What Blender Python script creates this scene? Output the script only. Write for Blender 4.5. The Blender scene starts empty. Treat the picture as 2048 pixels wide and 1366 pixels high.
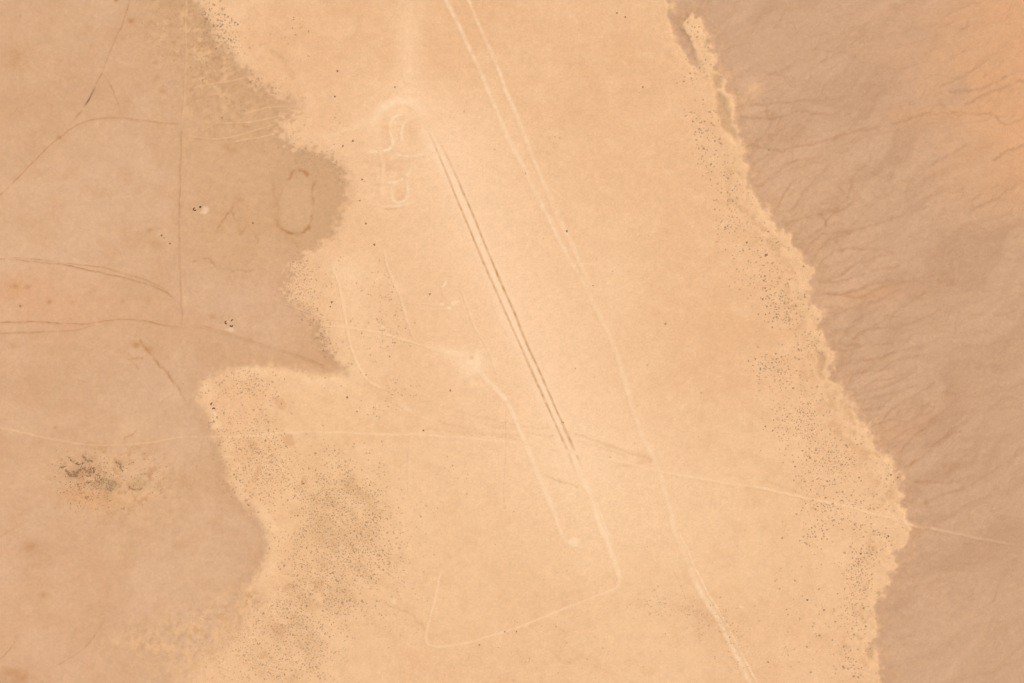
import bpy, math, random
import numpy as np

# ------------------------------------------------------------------ camera, sky, sun, exposure
scene = bpy.context.scene
COL = scene.collection
W, H = 2048.0, 1366.0            # the ground in view measures 2048 m x 1366 m
ALT = 4000.0

cam_d = bpy.data.cameras.new('camera')
cam_d.sensor_width = 36.0
cam_d.lens = 36.0 * ALT / W
cam_d.clip_start = 10.0
cam_d.clip_end = 80000.0
cam = bpy.data.objects.new('camera', cam_d)
cam.location = (0, 0, ALT)
COL.objects.link(cam)
scene.camera = cam

SUN_EL, SUN_AZ = math.radians(54), math.radians(62)   # azimuth clockwise from +Y: light from upper right
world = bpy.data.worlds.new('World')
scene.world = world
world.use_nodes = True
wn = world.node_tree.nodes
sky = wn.new('ShaderNodeTexSky')
sky.sky_type = 'NISHITA'
sky.sun_disc = False
sky.sun_elevation = SUN_EL
sky.sun_rotation = SUN_AZ
sky.air_density = 1.0
sky.dust_density = 2.0
wn['Background'].inputs['Strength'].default_value = 0.06
world.node_tree.links.new(sky.outputs['Color'], wn['Background'].inputs['Color'])

sun_d = bpy.data.lights.new('sun', 'SUN')
sun_d.energy = 4.0
sun_d.angle = math.radians(0.53)
sun_d.color = (1.0, 0.955, 0.89)
sun = bpy.data.objects.new('sun', sun_d)
sun.rotation_euler = (math.radians(90) - SUN_EL, 0, math.pi - SUN_AZ)
sun.location = (900, 500, 1500)
COL.objects.link(sun)

scene.view_settings.view_transform = 'Standard'
scene.view_settings.look = 'None'
scene.view_settings.exposure = 0.0
scene.view_settings.gamma = 1.0
scene.view_settings.use_curve_mapping = False

KLIGHT = np.array([1.23, 1.235, 1.24])     # radiance of a white horizontal sheet under this light
rng = np.random.default_rng(11)
random.seed(5)

# ------------------------------------------------------------------ small maths helpers
def lin(r, g, b):
    """colour as seen in sunlight (sRGB 0..255) -> surface albedo"""
    c = np.array([r, g, b]) / 255.0
    c = np.where(c <= 0.04045, c / 12.92, ((c + 0.055) / 1.055) ** 2.4)
    return c / KLIGHT

def S(a, b, x):
    t = np.clip((x - a) / (b - a), 0, 1)
    return t * t * (3 - 2 * t)

TAB = rng.random((8, 256, 256)).astype(np.float32)
def vn(x, y, k=0):
    x = np.asarray(x, np.float32); y = np.asarray(y, np.float32)
    xi = np.floor(x).astype(np.int32); yi = np.floor(y).astype(np.int32)
    fx = x - xi; fy = y - yi
    fx = fx * fx * (3 - 2 * fx); fy = fy * fy * (3 - 2 * fy)
    t = TAB[k % 8]
    x0 = xi & 255; x1 = (xi + 1) & 255; y0 = yi & 255; y1 = (yi + 1) & 255
    a = t[y0, x0]; b = t[y0, x1]; c = t[y1, x0]; d = t[y1, x1]
    a = a + (b - a) * fx
    c = c + (d - c) * fx
    return (a + (c - a) * fy) * 2 - 1

def fbm(x, y, s, n=3, k=0, g=0.5):
    o = 0; a = 1.0; tot = 0
    ca, sa = 0.8, 0.6
    x = x / s; y = y / s
    for i in range(n):
        o = o + a * vn(x + 17.3 * i + 5.1 * k, y - 9.7 * i + 3.3 * k, k + i)
        tot += a; a *= g
        x, y = 2.03 * (ca * x - sa * y), 2.03 * (sa * x + ca * y)
    return o / tot * 1.6

def catmull(pts, step=4.0):
    p = np.array(pts, float)
    if len(p) == 2:
        n = max(2, int(np.hypot(*(p[1] - p[0])) / step))
        t = np.linspace(0, 1, n + 1)[:, None]
        return p[0] * (1 - t) + p[1] * t
    q = np.vstack([2 * p[0] - p[1], p, 2 * p[-1] - p[-2]])
    out = []
    for i in range(1, len(q) - 2):
        p0, p1, p2, p3 = q[i - 1], q[i], q[i + 1], q[i + 2]
        n = max(1, int(np.hypot(*(p2 - p1)) / step))
        t = (np.arange(n) / n)[:, None]
        out.append(0.5 * (2 * p1 + (p2 - p0) * t + (2 * p0 - 5 * p1 + 4 * p2 - p3) * t**2 + (3 * p1 - p0 - 3 * p2 + p3) * t**3))
    out.append(p[-1:])
    return np.vstack(out)

# ------------------------------------------------------------------ the survey grid (u right, v down, metres; x = u-1024, y = 683-v)
STEP = 2.0
iu = np.arange(-160, 2208 + 1, STEP); iv = np.arange(-120, 1486 + 1, STEP)
grow = np.cumsum(6.0 * 1.27 ** np.arange(27))
gu = np.concatenate([iu[0] - grow[::-1], iu, iu[-1] + grow])
gv = np.concatenate([iv[0] - grow[::-1], iv, iv[-1] + grow])
NU, NV = len(gu), len(gv)
NS = len(grow)
U, V = np.meshgrid(gu.astype(np.float32), gv.astype(np.float32))

def window(u0, u1, v0, v1):
    a = max(NS, int((u0 - iu[0]) / STEP) + NS); b = min(NU - NS, int((u1 - iu[0]) / STEP) + NS + 2)
    c = max(NS, int((v0 - iv[0]) / STEP) + NS); d = min(NV - NS, int((v1 - iv[0]) / STEP) + NS + 2)
    return slice(c, max(c, d)), slice(a, max(a, b))

def sample(F, u, v):
    """bilinear look-up of a grid field at inner points"""
    u = np.asarray(u, float); v = np.asarray(v, float)
    x = np.clip((u - iu[0]) / STEP + NS, 0, NU - 1.001); y = np.clip((v - iv[0]) / STEP + NS, 0, NV - 1.001)
    i = x.astype(int); j = y.astype(int); fx = x - i; fy = y - j
    if F.ndim == 3: fx = fx[..., None]; fy = fy[..., None]
    return (F[j, i] * (1 - fx) + F[j, i + 1] * fx) * (1 - fy) + (F[j + 1, i] * (1 - fx) + F[j + 1, i + 1] * fx) * fy

def coarse_sdf(poly):
    """signed distance (positive inside) of a polygon on a coarse lattice"""
    cu = np.arange(-200, 2249, 6.0); cv = np.arange(-160, 1527, 6.0)
    A, B = np.meshgrid(cu, cv)
    d = np.full(A.shape, 1e9); ins = np.zeros(A.shape, bool)
    p = np.array(poly, float)
    for (x0, y0), (x1, y1) in zip(p, np.roll(p, -1, 0)):
        dx, dy = x1 - x0, y1 - y0
        t = np.clip(((A - x0) * dx + (B - y0) * dy) / (dx * dx + dy * dy + 1e-9), 0, 1)
        d = np.minimum(d, (A - x0 - t * dx) ** 2 + (B - y0 - t * dy) ** 2)
        if y0 != y1:
            c = ((y0 > B) != (y1 > B)) & (A < dx * (B - y0) / dy + x0)
            ins ^= c
    d = np.sqrt(d)
    return np.where(ins, d, -d)

def sdf_at(F, u, v):
    x = np.clip((u + 200) / 6.0, 0, F.shape[1] - 1.001); y = np.clip((v + 160) / 6.0, 0, F.shape[0] - 1.001)
    i = x.astype(np.int32); j = y.astype(np.int32); fx = x - i; fy = y - j
    return ((F[j, i] * (1 - fx) + F[j, i + 1] * fx) * (1 - fy) + (F[j + 1, i] * (1 - fx) + F[j + 1, i + 1] * fx) * fy).astype(np.float32)

def lines_field(lines, warp=None):
    """lines: (pts, half width, strength start, strength end) -> field 0..1 falling off across each line"""
    M = np.zeros(U.shape, np.float32)
    for pts, w, s0, s1 in lines:
        n = len(pts)
        for i in range(n - 1):
            (x0, y0), (x1, y1) = pts[i], pts[i + 1]
            sl = window(min(x0, x1) - 2.2 * w - 6, max(x0, x1) + 2.2 * w + 6, min(y0, y1) - 2.2 * w - 6, max(y0, y1) + 2.2 * w + 6)
            A = U[sl]; B = V[sl]
            if A.size == 0: continue
            if warp is not None:
                A = A + warp[0][sl]; B = B + warp[1][sl]
            dx, dy = x1 - x0, y1 - y0
            t = np.clip(((A - x0) * dx + (B - y0) * dy) / (dx * dx + dy * dy + 1e-9), 0, 1)
            d2 = (A - x0 - t * dx) ** 2 + (B - y0 - t * dy) ** 2
            s = s0 + (s1 - s0) * (i + t) / max(1, n - 1)
            np.maximum(M[sl], s * np.exp(-d2 / (w * w)), out=M[sl])
    return M

def blob(u, v, ru, rv, rot=0, p=1.0):
    ca, sa = math.cos(math.radians(rot)), math.sin(math.radians(rot))
    A = U - u; B = V - v
    return np.exp(-(((A * ca + B * sa) / ru) ** 2 + ((-A * sa + B * ca) / rv) ** 2) ** p)

# ------------------------------------------------------------------ outlines of the three kinds of ground
WEST = [(390,-160),(392,0),(400,14),(414,34),(427,62),(441,88),(457,107),(476,131),(496,151),(515,169),(542,184),(575,197),(598,209),
        (590,226),(566,238),(556,254),(563,272),(578,287),(598,295),(626,300),(650,311),(675,329),(690,350),(696,376),(691,402),(681,426),
        (673,452),(661,475),(645,490),(624,502),(602,512),(588,528),(584,546),(574,562),(571,582),(577,600),(602,616),(626,641),(646,671),
        (661,701),(676,726),(697,748),(664,752),(640,750),(600,742),(552,735),(512,730),(472,735),(442,744),(416,755),(396,769),(388,785),(393,806),
        (405,826),(418,851),(428,876),(437,901),(447,931),(457,961),(467,990),(478,1006),(497,1020),(514,1035),(526,1055),(531,1081),
        (529,1110),(519,1136),(502,1160),(484,1178),(505,1186),(522,1192),(500,1212),(470,1246),(440,1290),(400,1330),(350,1366),(310,1400),(250,1540)]
EAST = [(1310,-160),(1318,-20),(1330,2),(1343,12),(1339,30),(1342,55),(1350,80),(1364,105),(1381,121),(1397,131),(1404,127),(1388,108),(1374,80),(1364,58),
        (1366,40),(1376,30),(1388,28),(1394,38),(1396,52),(1406,72),(1416,96),(1430,108),(1433,122),(1428,136),(1431,142),(1446,148),(1452,157),
        (1447,170),(1452,184),(1462,198),(1468,216),(1476,240),(1478,260),(1486,284),(1488,302),(1490,322),(1500,345),(1503,362),(1497,375),
        (1509,390),(1519,404),(1535,411),(1541,424),(1552,440),(1553,462),(1578,474),(1588,490),(1607,503),(1610,522),(1623,543),(1631,562),
        (1629,582),(1618,592),(1620,615),(1648,628),(1640,642),(1627,656),(1645,659),(1657,684),(1659,698),(1669,717),(1659,738),(1663,763),
        (1684,774),(1686,792),(1703,814),(1712,836),(1734,849),(1741,867),(1754,894),(1780,915),(1790,934),(1797,956),(1802,969),(1808,978),
        (1795,1001),(1810,1022),(1816,1032),(1820,1048),(1816,1067),(1812,1096),(1788,1100),(1778,1118),(1792,1136),(1778,1150),(1776,1174),
        (1760,1182),(1765,1193),(1751,1209),(1749,1230),(1746,1251),(1750,1262),(1735,1294),(1751,1298),(1760,1308),(1761,1329),(1768,1345),
        (1762,1366),(1755,1400),(1770,1460),(1760,1540)]
PLAIN = WEST + EAST[::-1]
sd_plain = coarse_sdf(PLAIN)
sd_west = coarse_sdf(WEST + [(-900, 1540), (-900, -160)])          # positive on the pan
sd_east = coarse_sdf(EAST + [(3000, 1540), (3000, -160)])          # positive on the slope
HOLLOWS = [[(1343,14),(1352,22),(1362,45),(1366,62),(1376,84),(1389,108),(1404,126),(1396,131),(1381,121),(1364,105),(1350,80),(1342,55)],
           [(1421,150),(1434,147),(1444,152),(1446,160),(1439,166),(1441,178),(1430,180)],
           [(1428,188),(1442,186),(1448,196),(1454,214),(1462,238),(1470,258),(1478,276),(1470,280),(1458,268),(1444,250),(1436,228),(1430,208)],
           [(1632,700),(1644,704),(1650,722),(1646,745),(1652,762),(1640,758),(1632,735)],
           [(1733,1296),(1744,1294),(1750,1306),(1746,1320),(1738,1322),(1732,1312)]]
sd_h = np.max([coarse_sdf(h) for h in HOLLOWS], axis=0)
FARX = S(900, 2600, np.abs(U - 1024)) + S(700, 2200, np.abs(V - 683))
wu = fbm(U, V, 26, 3, 1) * 7.0; wv = fbm(U, V, 26, 3, 4) * 7.0
wu2 = fbm(U, V, 10, 3, 2) * 4.0; wv2 = fbm(U, V, 10, 3, 6) * 4.0
dE = sdf_at(sd_east, U + 1.35 * wu + 1.3 * wu2, V + 1.35 * wv + 1.3 * wv2)
dW = sdf_at(sd_west, U + 0.45 * wu + wu2 * 0.7, V + 0.45 * wv + wv2 * 0.7)
dH = sdf_at(sd_h, U + 0.5 * (wu + wu2), V + 0.5 * (wv + wv2))
dEs = sdf_at(sd_east, U, V); dWs = sdf_at(sd_west, U, V)

# ------------------------------------------------------------------ relief
n40 = fbm(U, V, 40, 3, 3); n120 = fbm(U, V, 130, 3, 5); n14 = fbm(U, V, 14, 2, 7)
Z = 0.35 * n120 + 0.12 * n40 + 0.035 * n14
mE = S(-7, 11, dE); mW = S(-22, 22, dW); mH = S(-5, 6, dH)
Z += -1.7 * mE - 2.0 * mW - 1.3 * mH * (1 - mE)
Z += 0.7 * np.exp(-((dE + 14) / 20) ** 2) * (0.9 * n14 + 0.9 * n40) * 0.7          # broken rim of the eastern scarp
Z += 0.25 * np.exp(-((dW + 16) / 16) ** 2)                                         # low rim along the pan
slope = S(0, 700, dEs)
Z += 9.0 * slope + mE * (0.9 * fbm(0.82 * U - 0.57 * V, 3.2 * (0.57 * U + 0.82 * V), 150, 3, 2))

# gullies on the eastern slope
def rs(p): return catmull(p, 9.0)
GUL = [[(1500,290),(1530,296),(1558,303),(1590,293),(1640,285),(1690,270),(1740,258),(1790,248),(1850,228),(1900,228),(1960,228),(1985,229),(2010,250),(2048,235),(2100,215)],
 [(1500,335),(1530,313),(1558,303)],[(1480,232),(1520,237),(1560,235),(1600,222),(1640,230),(1700,228)],[(1548,350),(1580,325),(1640,315)],
 [(1500,210),(1580,205),(1630,200),(1690,195)],[(1500,373),(1525,370),(1540,355),(1555,342),(1572,328)],[(1555,415),(1570,385),(1600,350)],
 [(1578,425),(1598,400),(1605,385),(1625,365),(1660,330)],[(1570,450),(1590,440),(1625,432),(1660,425),(1695,395),(1705,360)],
 [(1588,480),(1615,478),(1645,455),(1665,430),(1695,412),(1720,395)],[(1610,505),(1640,470),(1690,465),(1730,455),(1790,435),(1850,415)],
 [(1620,532),(1633,505),(1660,480),(1700,465)],[(1640,530),(1660,508),(1690,498),(1740,500),(1790,505)],[(1640,565),(1680,550),(1700,535),(1740,520),(1790,505)],
 [(1650,565),(1690,560),(1740,545),(1800,530)],[(1632,585),(1680,588),(1720,595),(1760,575),(1830,560),(1900,545)],[(1660,590),(1720,580),(1750,565),(1830,560)],
 [(1670,632),(1690,620),(1720,615),(1760,600),(1800,580)],[(1690,665),(1705,645),(1740,625),(1770,610)],[(1720,665),(1745,655),(1765,640),(1810,610),(1850,585)],
 [(1705,678),(1740,660),(1790,655),(1840,640),(1880,620)],[(1660,690),(1750,690),(1820,680)],[(1660,700),(1700,700),(1740,685)],[(1725,722),(1760,717),(1800,700),(1850,695)],
 [(1698,765),(1705,750),(1725,745),(1760,740),(1800,720),(1850,710)],[(1690,775),(1720,785),(1745,765),(1780,758),(1830,740)],[(1700,795),(1740,782),(1790,765),(1830,745)],
 [(1705,805),(1745,798),(1790,785),(1830,770)],[(1720,820),(1760,815),(1790,790),(1820,775)],[(1760,850),(1790,815),(1830,790),(1870,765)],[(1800,905),(1830,870),(1870,840)],
 [(1810,935),(1850,910),(1880,880),(1920,860)],[(1830,965),(1900,965),(1950,950)],[(1850,1005),(1900,985),(1950,965),(2048,900)],[(1880,175),(1930,150),(1975,120)],[(1900,185),(1960,178),(2010,155)],
 [(1930,210),(1970,190),(2048,160)],[(1945,420),(1985,400),(2030,370)],[(1985,320),(2010,305),(2048,290)],[(1930,290),(1900,310),(1860,330)]]
gl = []
for g in GUL:
    gl.append((rs(g), 3.2, 0.95, 0.5))
ep = catmull(EAST[2:], 8.0)
for (x, y) in ep:
    if not (20 < y < 1340): continue
    k = 0.45 if y < 190 else (1.0 if y < 900 else 0.6)
    if rng.random() > 0.8: continue
    th = rng.uniform(-20, 30); L = rng.uniform(60, 420) * (0.6 + 0.4 * k); s = rng.uniform(0.15, 0.7) * k
    stack = [(x + 3, y, th, L, s, 1.6 + rng.random() * 1.1)]
    while stack:
        a, b, th, L, s, w = stack.pop()
        pts = [(a, b)]; run = 0
        while run < L:
            tgt = 27 + 24 * float(fbm(np.float32(a), np.float32(b), 90, 2, 1)) + 12 * float(fbm(np.float32(a), np.float32(b), 22, 1, 3))
            th += (tgt - th) * 0.22 + rng.normal(0, 11)
            a += 8 * math.cos(math.radians(th)); b -= 8 * math.sin(math.radians(th)); run += 8
            pts.append((a, b))
            if rng.random() < 0.05 and s > 0.12:
                stack.append((a, b, th + rng.choice([-1, 1]) * rng.uniform(18, 40), (L - run) * 0.7, s * 0.7, w * 0.8))
        if len(pts) > 2: gl.append((np.array(pts), w, s, 0.03))
for i in range(170):          # runnels rising higher on the slope
    v0 = rng.uniform(0, 1366); u0 = np.interp(v0, [p[1] for p in EAST[2:]][::4], sorted([p[0] for p in EAST[2:]][::4])) + rng.uniform(60, 620)
    a, b = u0, v0; th = rng.uniform(5, 45); pts = [(a, b)]
    for j in range(int(rng.uniform(8, 26))):
        tgt = 27 + 24 * float(fbm(np.float32(a), np.float32(b), 90, 2, 1)) + 12 * float(fbm(np.float32(a), np.float32(b), 22, 1, 3))
        th += (tgt - th) * 0.22 + rng.normal(0, 11)
        a += 8 * math.cos(math.radians(th)); b -= 8 * math.sin(math.radians(th)); pts.append((a, b))
    gl.append((np.array(pts), rng.uniform(1.5, 3.0), rng.uniform(.15, .5), 0.04))
wsm = (wu2 * 0.7, wv2 * 0.7)
G = lines_field(gl, wsm) * S(-3, 8, dE)
ca, sa = math.cos(math.radians(30)), math.sin(math.radians(30))
fan = 34 * fbm(U, V, 110, 2, 1) + 9 * fbm(U, V, 30, 2, 3)
r_al = ca * U - sa * V; r_ac = sa * U + ca * V + fan
run = (1 - S(0.0, 0.16, np.abs(fbm(r_al / 8.0, r_ac, 17, 2, 6)))) * 0.55 + (1 - S(0.0, 0.13, np.abs(fbm(r_al / 7.0, r_ac + 70, 9, 2, 0)))) * 0.35
run *= S(4, 30, dE) * (0.5 + 0.5 * S(-0.3, 0.6, fbm(U, V, 80, 2, 4))) * (1 - 0.25 * S(950, 1150, V)) * (1 - FARX.clip(0, 1))
G = 0.88 * G + 0.85 * run
Z -= 0.42 * G
# old shorelines and gullies on the pan
PANLINES = [([(280,680),(300,710),(318,730),(332,746),(350,768),(360,784),(367,798)],2.6,.9,.7),([(255,720),(285,715)],2,.6,.5),([(255,720),(266,727),(277,736)],2,.6,.4),
 ([(577,358),(585,345),(597,340),(606,343),(613,349)],3.2,.5,.7),([(627,366),(624,384),(624,398),(627,411)],2.8,.45,.9),([(564,460),(578,467),(592,469),(604,465),(618,455)],2.8,.8,.9),([(624,432),(622,446)],2.2,.5,.4),
 ([(548,438),(555,452)],2,.5,.4),([(428,466),(440,448),(452,434),(457,424)],2.2,.6,.6),([(470,400),(462,418),(470,440),(478,466)],2,.3,.5),([(505,465),(514,478),(510,490)],2,.6,.6),
 ([(492,452),(486,462),(478,470)],2,.5,.4),([(388,524),(404,519),(420,517),(428,532),(450,540),(480,543),(505,540)],2.2,.6,.4),([(540,345),(548,380),(552,430),(566,470),(600,490)],5,.25,.2),
 ([(404,884),(396,910),(391,945),(386,965),(372,986)],1.6,.35,.3),([(442,1005),(444,1060),(440,1100),(424,1125)],1.6,.35,.2),([(345,790),(330,800),(318,812)],1.6,.4,.2),
 ([(285,852),(300,836)],1.6,.4,.2),([(250,876),(272,864)],1.6,.5,.3),([(155,762),(180,762)],1.8,.4,.2)]
PL = lines_field([(catmull(p, 6), w, a, b) for p, w, a, b in PANLINES], wsm)
Z -= 0.35 * PL

# ------------------------------------------------------------------ ground colour (what the soils themselves look like)
def mixc(C, col, m):
    m = m[..., None]
    C += (col.astype(np.float32) - C) * m

C = np.empty(U.shape + (3,), np.float32)
C[:] = lin(238, 190, 144)
n300 = fbm(U, V, 300, 3, 6); n60 = fbm(U, V, 60, 3, 0)
mixc(C, lin(242, 196, 150), S(-0.3, 0.9, n300 + 0.4 * n60))
mixc(C, lin(234, 183, 137), 0.8 * S(0.0, 0.9, -n300 * 0.7 + 0.6 * n60))
mixc(C, lin(235, 185, 138), 0.55 * blob(1330, 250, 190, 330, -18) + 0.35 * blob(1430, 640, 130, 200, -20))
mixc(C, lin(242, 197, 150), 0.7 * blob(1000, 1120, 330, 260) + 0.5 * blob(1480, 1080, 200, 200))
mixc(C, lin(240, 193, 142), 0.5 * blob(620, 950, 150, 260, 0))
gp = fbm(U * 0.9 + 0.4 * V, V * 1.1 - 0.5 * U, 34, 4, 2, 0.62)
mixc(C, lin(229, 180, 133), 0.34 * S(0.1, 0.8, gp)); mixc(C, lin(246, 201, 155), 0.34 * S(0.1, 0.8, -gp))
wash = 1 - S(0.0, 0.12, np.abs(fbm(U + 20 * n60, V + 20 * n60, 70, 2, 5)))
mixc(C, lin(228, 180, 133), 0.16 * wash * S(-0.2, 0.6, n120))
# pale dust worn off the runway, spread to its lee side
ax = 842 + 0.4345 * (V - 235)
dd = (U - ax) * 0.917
along = S(150, 300, V) * (1 - S(760, 1060, V))
glow = np.where(dd < 0, np.exp(-(np.abs(dd) / 30) ** 1.6), np.exp(-(dd / 92) ** 2)) * along
glow2 = np.exp(-((dd - 20) / 210) ** 2) * S(60, 300, V) * (1 - S(950, 1250, V))
mixc(C, lin(248, 204, 159), 0.85 * glow2)
mixc(C, lin(251, 207, 164), np.clip(glow * (0.93 + 0.12 * n60), 0, 1))
mixc(C, lin(251, 207, 162), 0.5 * blob(830, 205, 80, 45, 10) + 0.7 * blob(815, 110, 28, 130, 0) + 0.45 * blob(735, 245, 70, 14, -15) + 0.35 * blob(775, 390, 40, 40))
mixc(C, lin(254, 214, 170), np.clip(0.85 + 0.3 * n14, 0, 1.1) * (0.9 * blob(945, 716, 42, 19, 8) + 0.7 * blob(938, 745, 24, 24) + 0.8 * blob(900, 706, 38, 8, 14)) + 0.5 * blob(1170, 960, 60, 70, -20) + 0.4 * blob(1120, 900, 120, 70, 20))
mixc(C, lin(248, 205, 159), 0.5 * blob(1230, 580, 50, 90) + 0.7 * blob(1195, 1030, 50, 100, -15) + 0.4 * blob(1150, 1095, 36, 40) + 0.3 * blob(1290, 1040, 120, 70) + 0.75 * blob(690, 540, 30, 26) + 0.5 * blob(705, 600, 30, 60, -15) + 0.4 * blob(740, 555, 40, 22) + 0.5 * blob(797, 575, 12, 16, -30) + 0.4 * blob(770, 290, 46, 110))
mixc(C, lin(225, 178, 130), 0.85 * blob(943, 716, 4.5, 3.5))
mixc(C, lin(236, 188, 142), 0.6 * np.clip(blob(822, 262, 14, 26, -15) + blob(770, 262, 8, 24) + blob(800, 385, 10, 14) + blob(770, 325, 9, 26) + blob(800, 332, 12, 14), 0, 1))
# clutter by the runway head: churned soil
ch = S(0.15, 0.8, fbm(U * 1.0, V * 2.2, 26, 3, 2)) * (blob(785, 380, 55, 95) + 0.7 * blob(760, 300, 60, 50))
mixc(C, lin(228, 180, 134), 0.45 * np.clip(ch, 0, 1))
# lower field of scrub: darker soil between the bushes, bare reddish scalds
fld = np.clip(blob(690, 990, 80, 70, 30) + blob(680, 1090, 90, 90) + 0.9 * blob(620, 1230, 60, 150, 30) + 0.7 * blob(570, 1330, 60, 60), 0, 1)
st = fbm(0.77 * U + 0.64 * V, 3.0 * (-0.64 * U + 0.77 * V), 70, 3, 4)
mixc(C, lin(219, 173, 125), fld * np.clip(0.1 + 0.65 * S(-0.3, 0.7, 0.6 * n60 + 0.8 * st), 0, 1) * 0.8)
for (a, b, ru, rv, ro) in [(641,1130,13,9,-45),(578,1176,13,7,-25),(594,1022,14,6,-15),(607,968,9,13,10),(665,1088,9,7,0),(508,945,14,18,0),(562,805,16,12,20),(505,890,12,10,0),(580,880,14,10,0),(560,1262,20,14,-30),(588,1200,18,8,-40),(640,1170,10,20,20),(530,1300,14,14,0)]:
    mixc(C, lin(221, 171, 124), 0.7 * np.clip(S(0.3, 0.8, blob(a, b, 1.25 * ru, 1.25 * rv, ro, 1.2) * (0.85 + 0.8 * n14 + 0.5 * n40)), 0, 1))
mixc(C, lin(224, 176, 130), (0.3 * blob(1420, 1255, 60, 50, 40) + 0.2 * blob(1380, 1215, 60, 26, 20)) * np.clip(1 + 0.8 * n14, 0, 2))
HL = lines_field([(catmull([(543,104),(556,112),(568,128),(580,142),(585,158),(592,172),(598,184)], 5), 6.5, .9, .5), (catmull([(520,92),(530,88),(536,86)], 4), 3, .6, .4), (catmull([(516,146),(532,144),(541,139)], 4), 3, .6, .3), (catmull([(566,16),(571,36),(574,52)], 5), 2.4, .4, .3), (catmull([(546,96),(570,104)], 4), 3, .4, .3)], wsm)
mixc(C, lin(222, 173, 126), np.clip(0.8 * HL * (0.9 + 0.6 * n14), 0, 1)); Z -= 0.4 * HL
# thin dark drag marks of the cross roads
FAN = [([(840,800),(950,832),(1050,852),(1130,862),(1200,886),(1290,916)],2.2,.12,.4),([(900,832),(1050,864),(1150,882),(1250,910)],2,.2,.25),([(1190,880),(1240,898),(1285,914)],2.6,.3,.4),
 ([(1225,934),(1260,930),(1300,922)],5,.15,.35),([(1090,950),(1130,965),(1156,974)],1.6,.5,.6),([(990,866),(1040,872),(1050,874)],2,.4,.2),([(850,858),(980,870),(1040,880)],2,.2,.3),([(880,845),(960,862)],2,.3,.2),
 ([(1280,911),(1298,917)],5,.4,.5),([(1450,950),(1520,962),(1600,985)],2,.2,.3),([(1460,965),(1560,985)],1.6,.3,.2),([(770,1205),(820,1230),(860,1266)],2,.4,.5),
 ([(590,232),(605,226)],2.4,.8,.7),([(587,264),(600,262)],2,.5,.4),([(770,420),(790,418)],2.5,.6,.4),([(752,371),(772,366)],2.4,.5,.3),([(700,960),(740,1000)],2,.4,.3),([(620,990),(650,1010)],2,.4,.3),
 ([(590,630),(612,634)],2,.5,.3),([(586,622),(620,626)],2,.4,.3),([(590,638),(630,640)],2,.4,.4)]
FN = lines_field([(catmull(p, 6), w, a, b) for p, w, a, b in FAN], wsm)
mixc(C, lin(212, 163, 115), np.clip(0.85 * FN, 0, 1))

# --- the dry pan on the west
P = np.empty_like(C); P[:] = lin(218, 173, 133)
pst = fbm(0.7 * U - 0.7 * V, 2.2 * (0.7 * U + 0.7 * V), 190, 3, 3)
mixc(P, lin(221, 177, 139), 0.9 * S(-0.1, 0.8, pst))
mixc(P, lin(213, 166, 124), 0.5 * S(0.1, 0.9, fbm(U, V, 36, 3, 1) + 0.3 * pst))
mixc(P, lin(225, 180, 138), 0.4 * S(0.2, 0.9, fbm(U, V, 48, 3, 7)))
mixc(P, lin(215, 167, 127), 0.8 * S(0.1, 0.9, -pst * 0.6 + 0.7 * n60))
mixc(P, lin(224, 171, 130), 0.55 * blob(40, 580, 150, 45) + 0.4 * blob(130, 630, 230, 60) + 0.3 * blob(80, 1250, 180, 160))
mixc(P, lin(221, 166, 120), 0.75 * blob(28, 577, 26, 18))
mixc(P, lin(219, 176, 140), 0.7 * blob(470, 600, 90, 50) + 0.6 * blob(330, 790, 130, 60))
tp = fbm(U * 0.8, V * 1.3, 85, 4, 4, 0.55)
mixc(P, lin(210, 164, 123), 0.4 * S(0.15, 0.8, tp)); mixc(P, lin(226, 182, 143), 0.4 * S(0.15, 0.8, -tp))
# brown scrubby margin in the north
mg = np.clip(S(270, 440, U + 60 * n60) * (1 - S(470, 560, V + 20 * n40)), 0, 1) * S(200, 300, U)
mixc(P, lin(217, 171, 128), 0.75 * mg)
mixc(P, lin(209, 163, 119), 0.6 * np.clip(blob(420, 60, 90, 90) + blob(480, 175, 100, 40, 20) + blob(330, 0, 80, 14), 0, 1))
lt = S(-0.05, 0.6, fbm(U, V * 1.2, 17, 4, 6, 0.65)) * np.clip(blob(430, 120, 60, 110) + 0.8 * blob(345, 60, 46, 50) + 0.5 * blob(430, 250, 80, 60), 0, 1)
mixc(P, lin(232, 186, 138), 0.85 * lt)
dk = S(0.1, 0.6, fbm(U, V, 8, 3, 5, 0.6)) * np.clip(blob(430, 110, 80, 120) + 0.7 * blob(345, 50, 60, 60) + 0.6 * blob(500, 240, 110, 60) + 0.5 * blob(640, 330, 60, 40) + 0.4 * blob(470, 420, 80, 90), 0, 1)
mixc(P, lin(198, 150, 106), 0.6 * dk)
bay = blob(612, 400, 92, 116, 8, 3) ; mixc(P, lin(210, 165, 122), 0.85 * bay * np.clip(0.95 + 0.35 * n14 + 0.3 * n40, 0, 1.15) * S(530, 560, U))
mixc(P, lin(218, 173, 131), 0.75 * blob(592, 405, 36, 62, 0, 3))
mixc(P, lin(212, 163, 118), 0.5 * blob(480, 470, 70, 70) * (1 + n40))
mixc(P, lin(211, 163, 119), 0.55 * np.clip(blob(630, 690, 60, 50, 40) + blob(560, 720, 130, 14, 4) + 0.6 * blob(500, 270, 120, 40), 0, 1))
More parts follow.
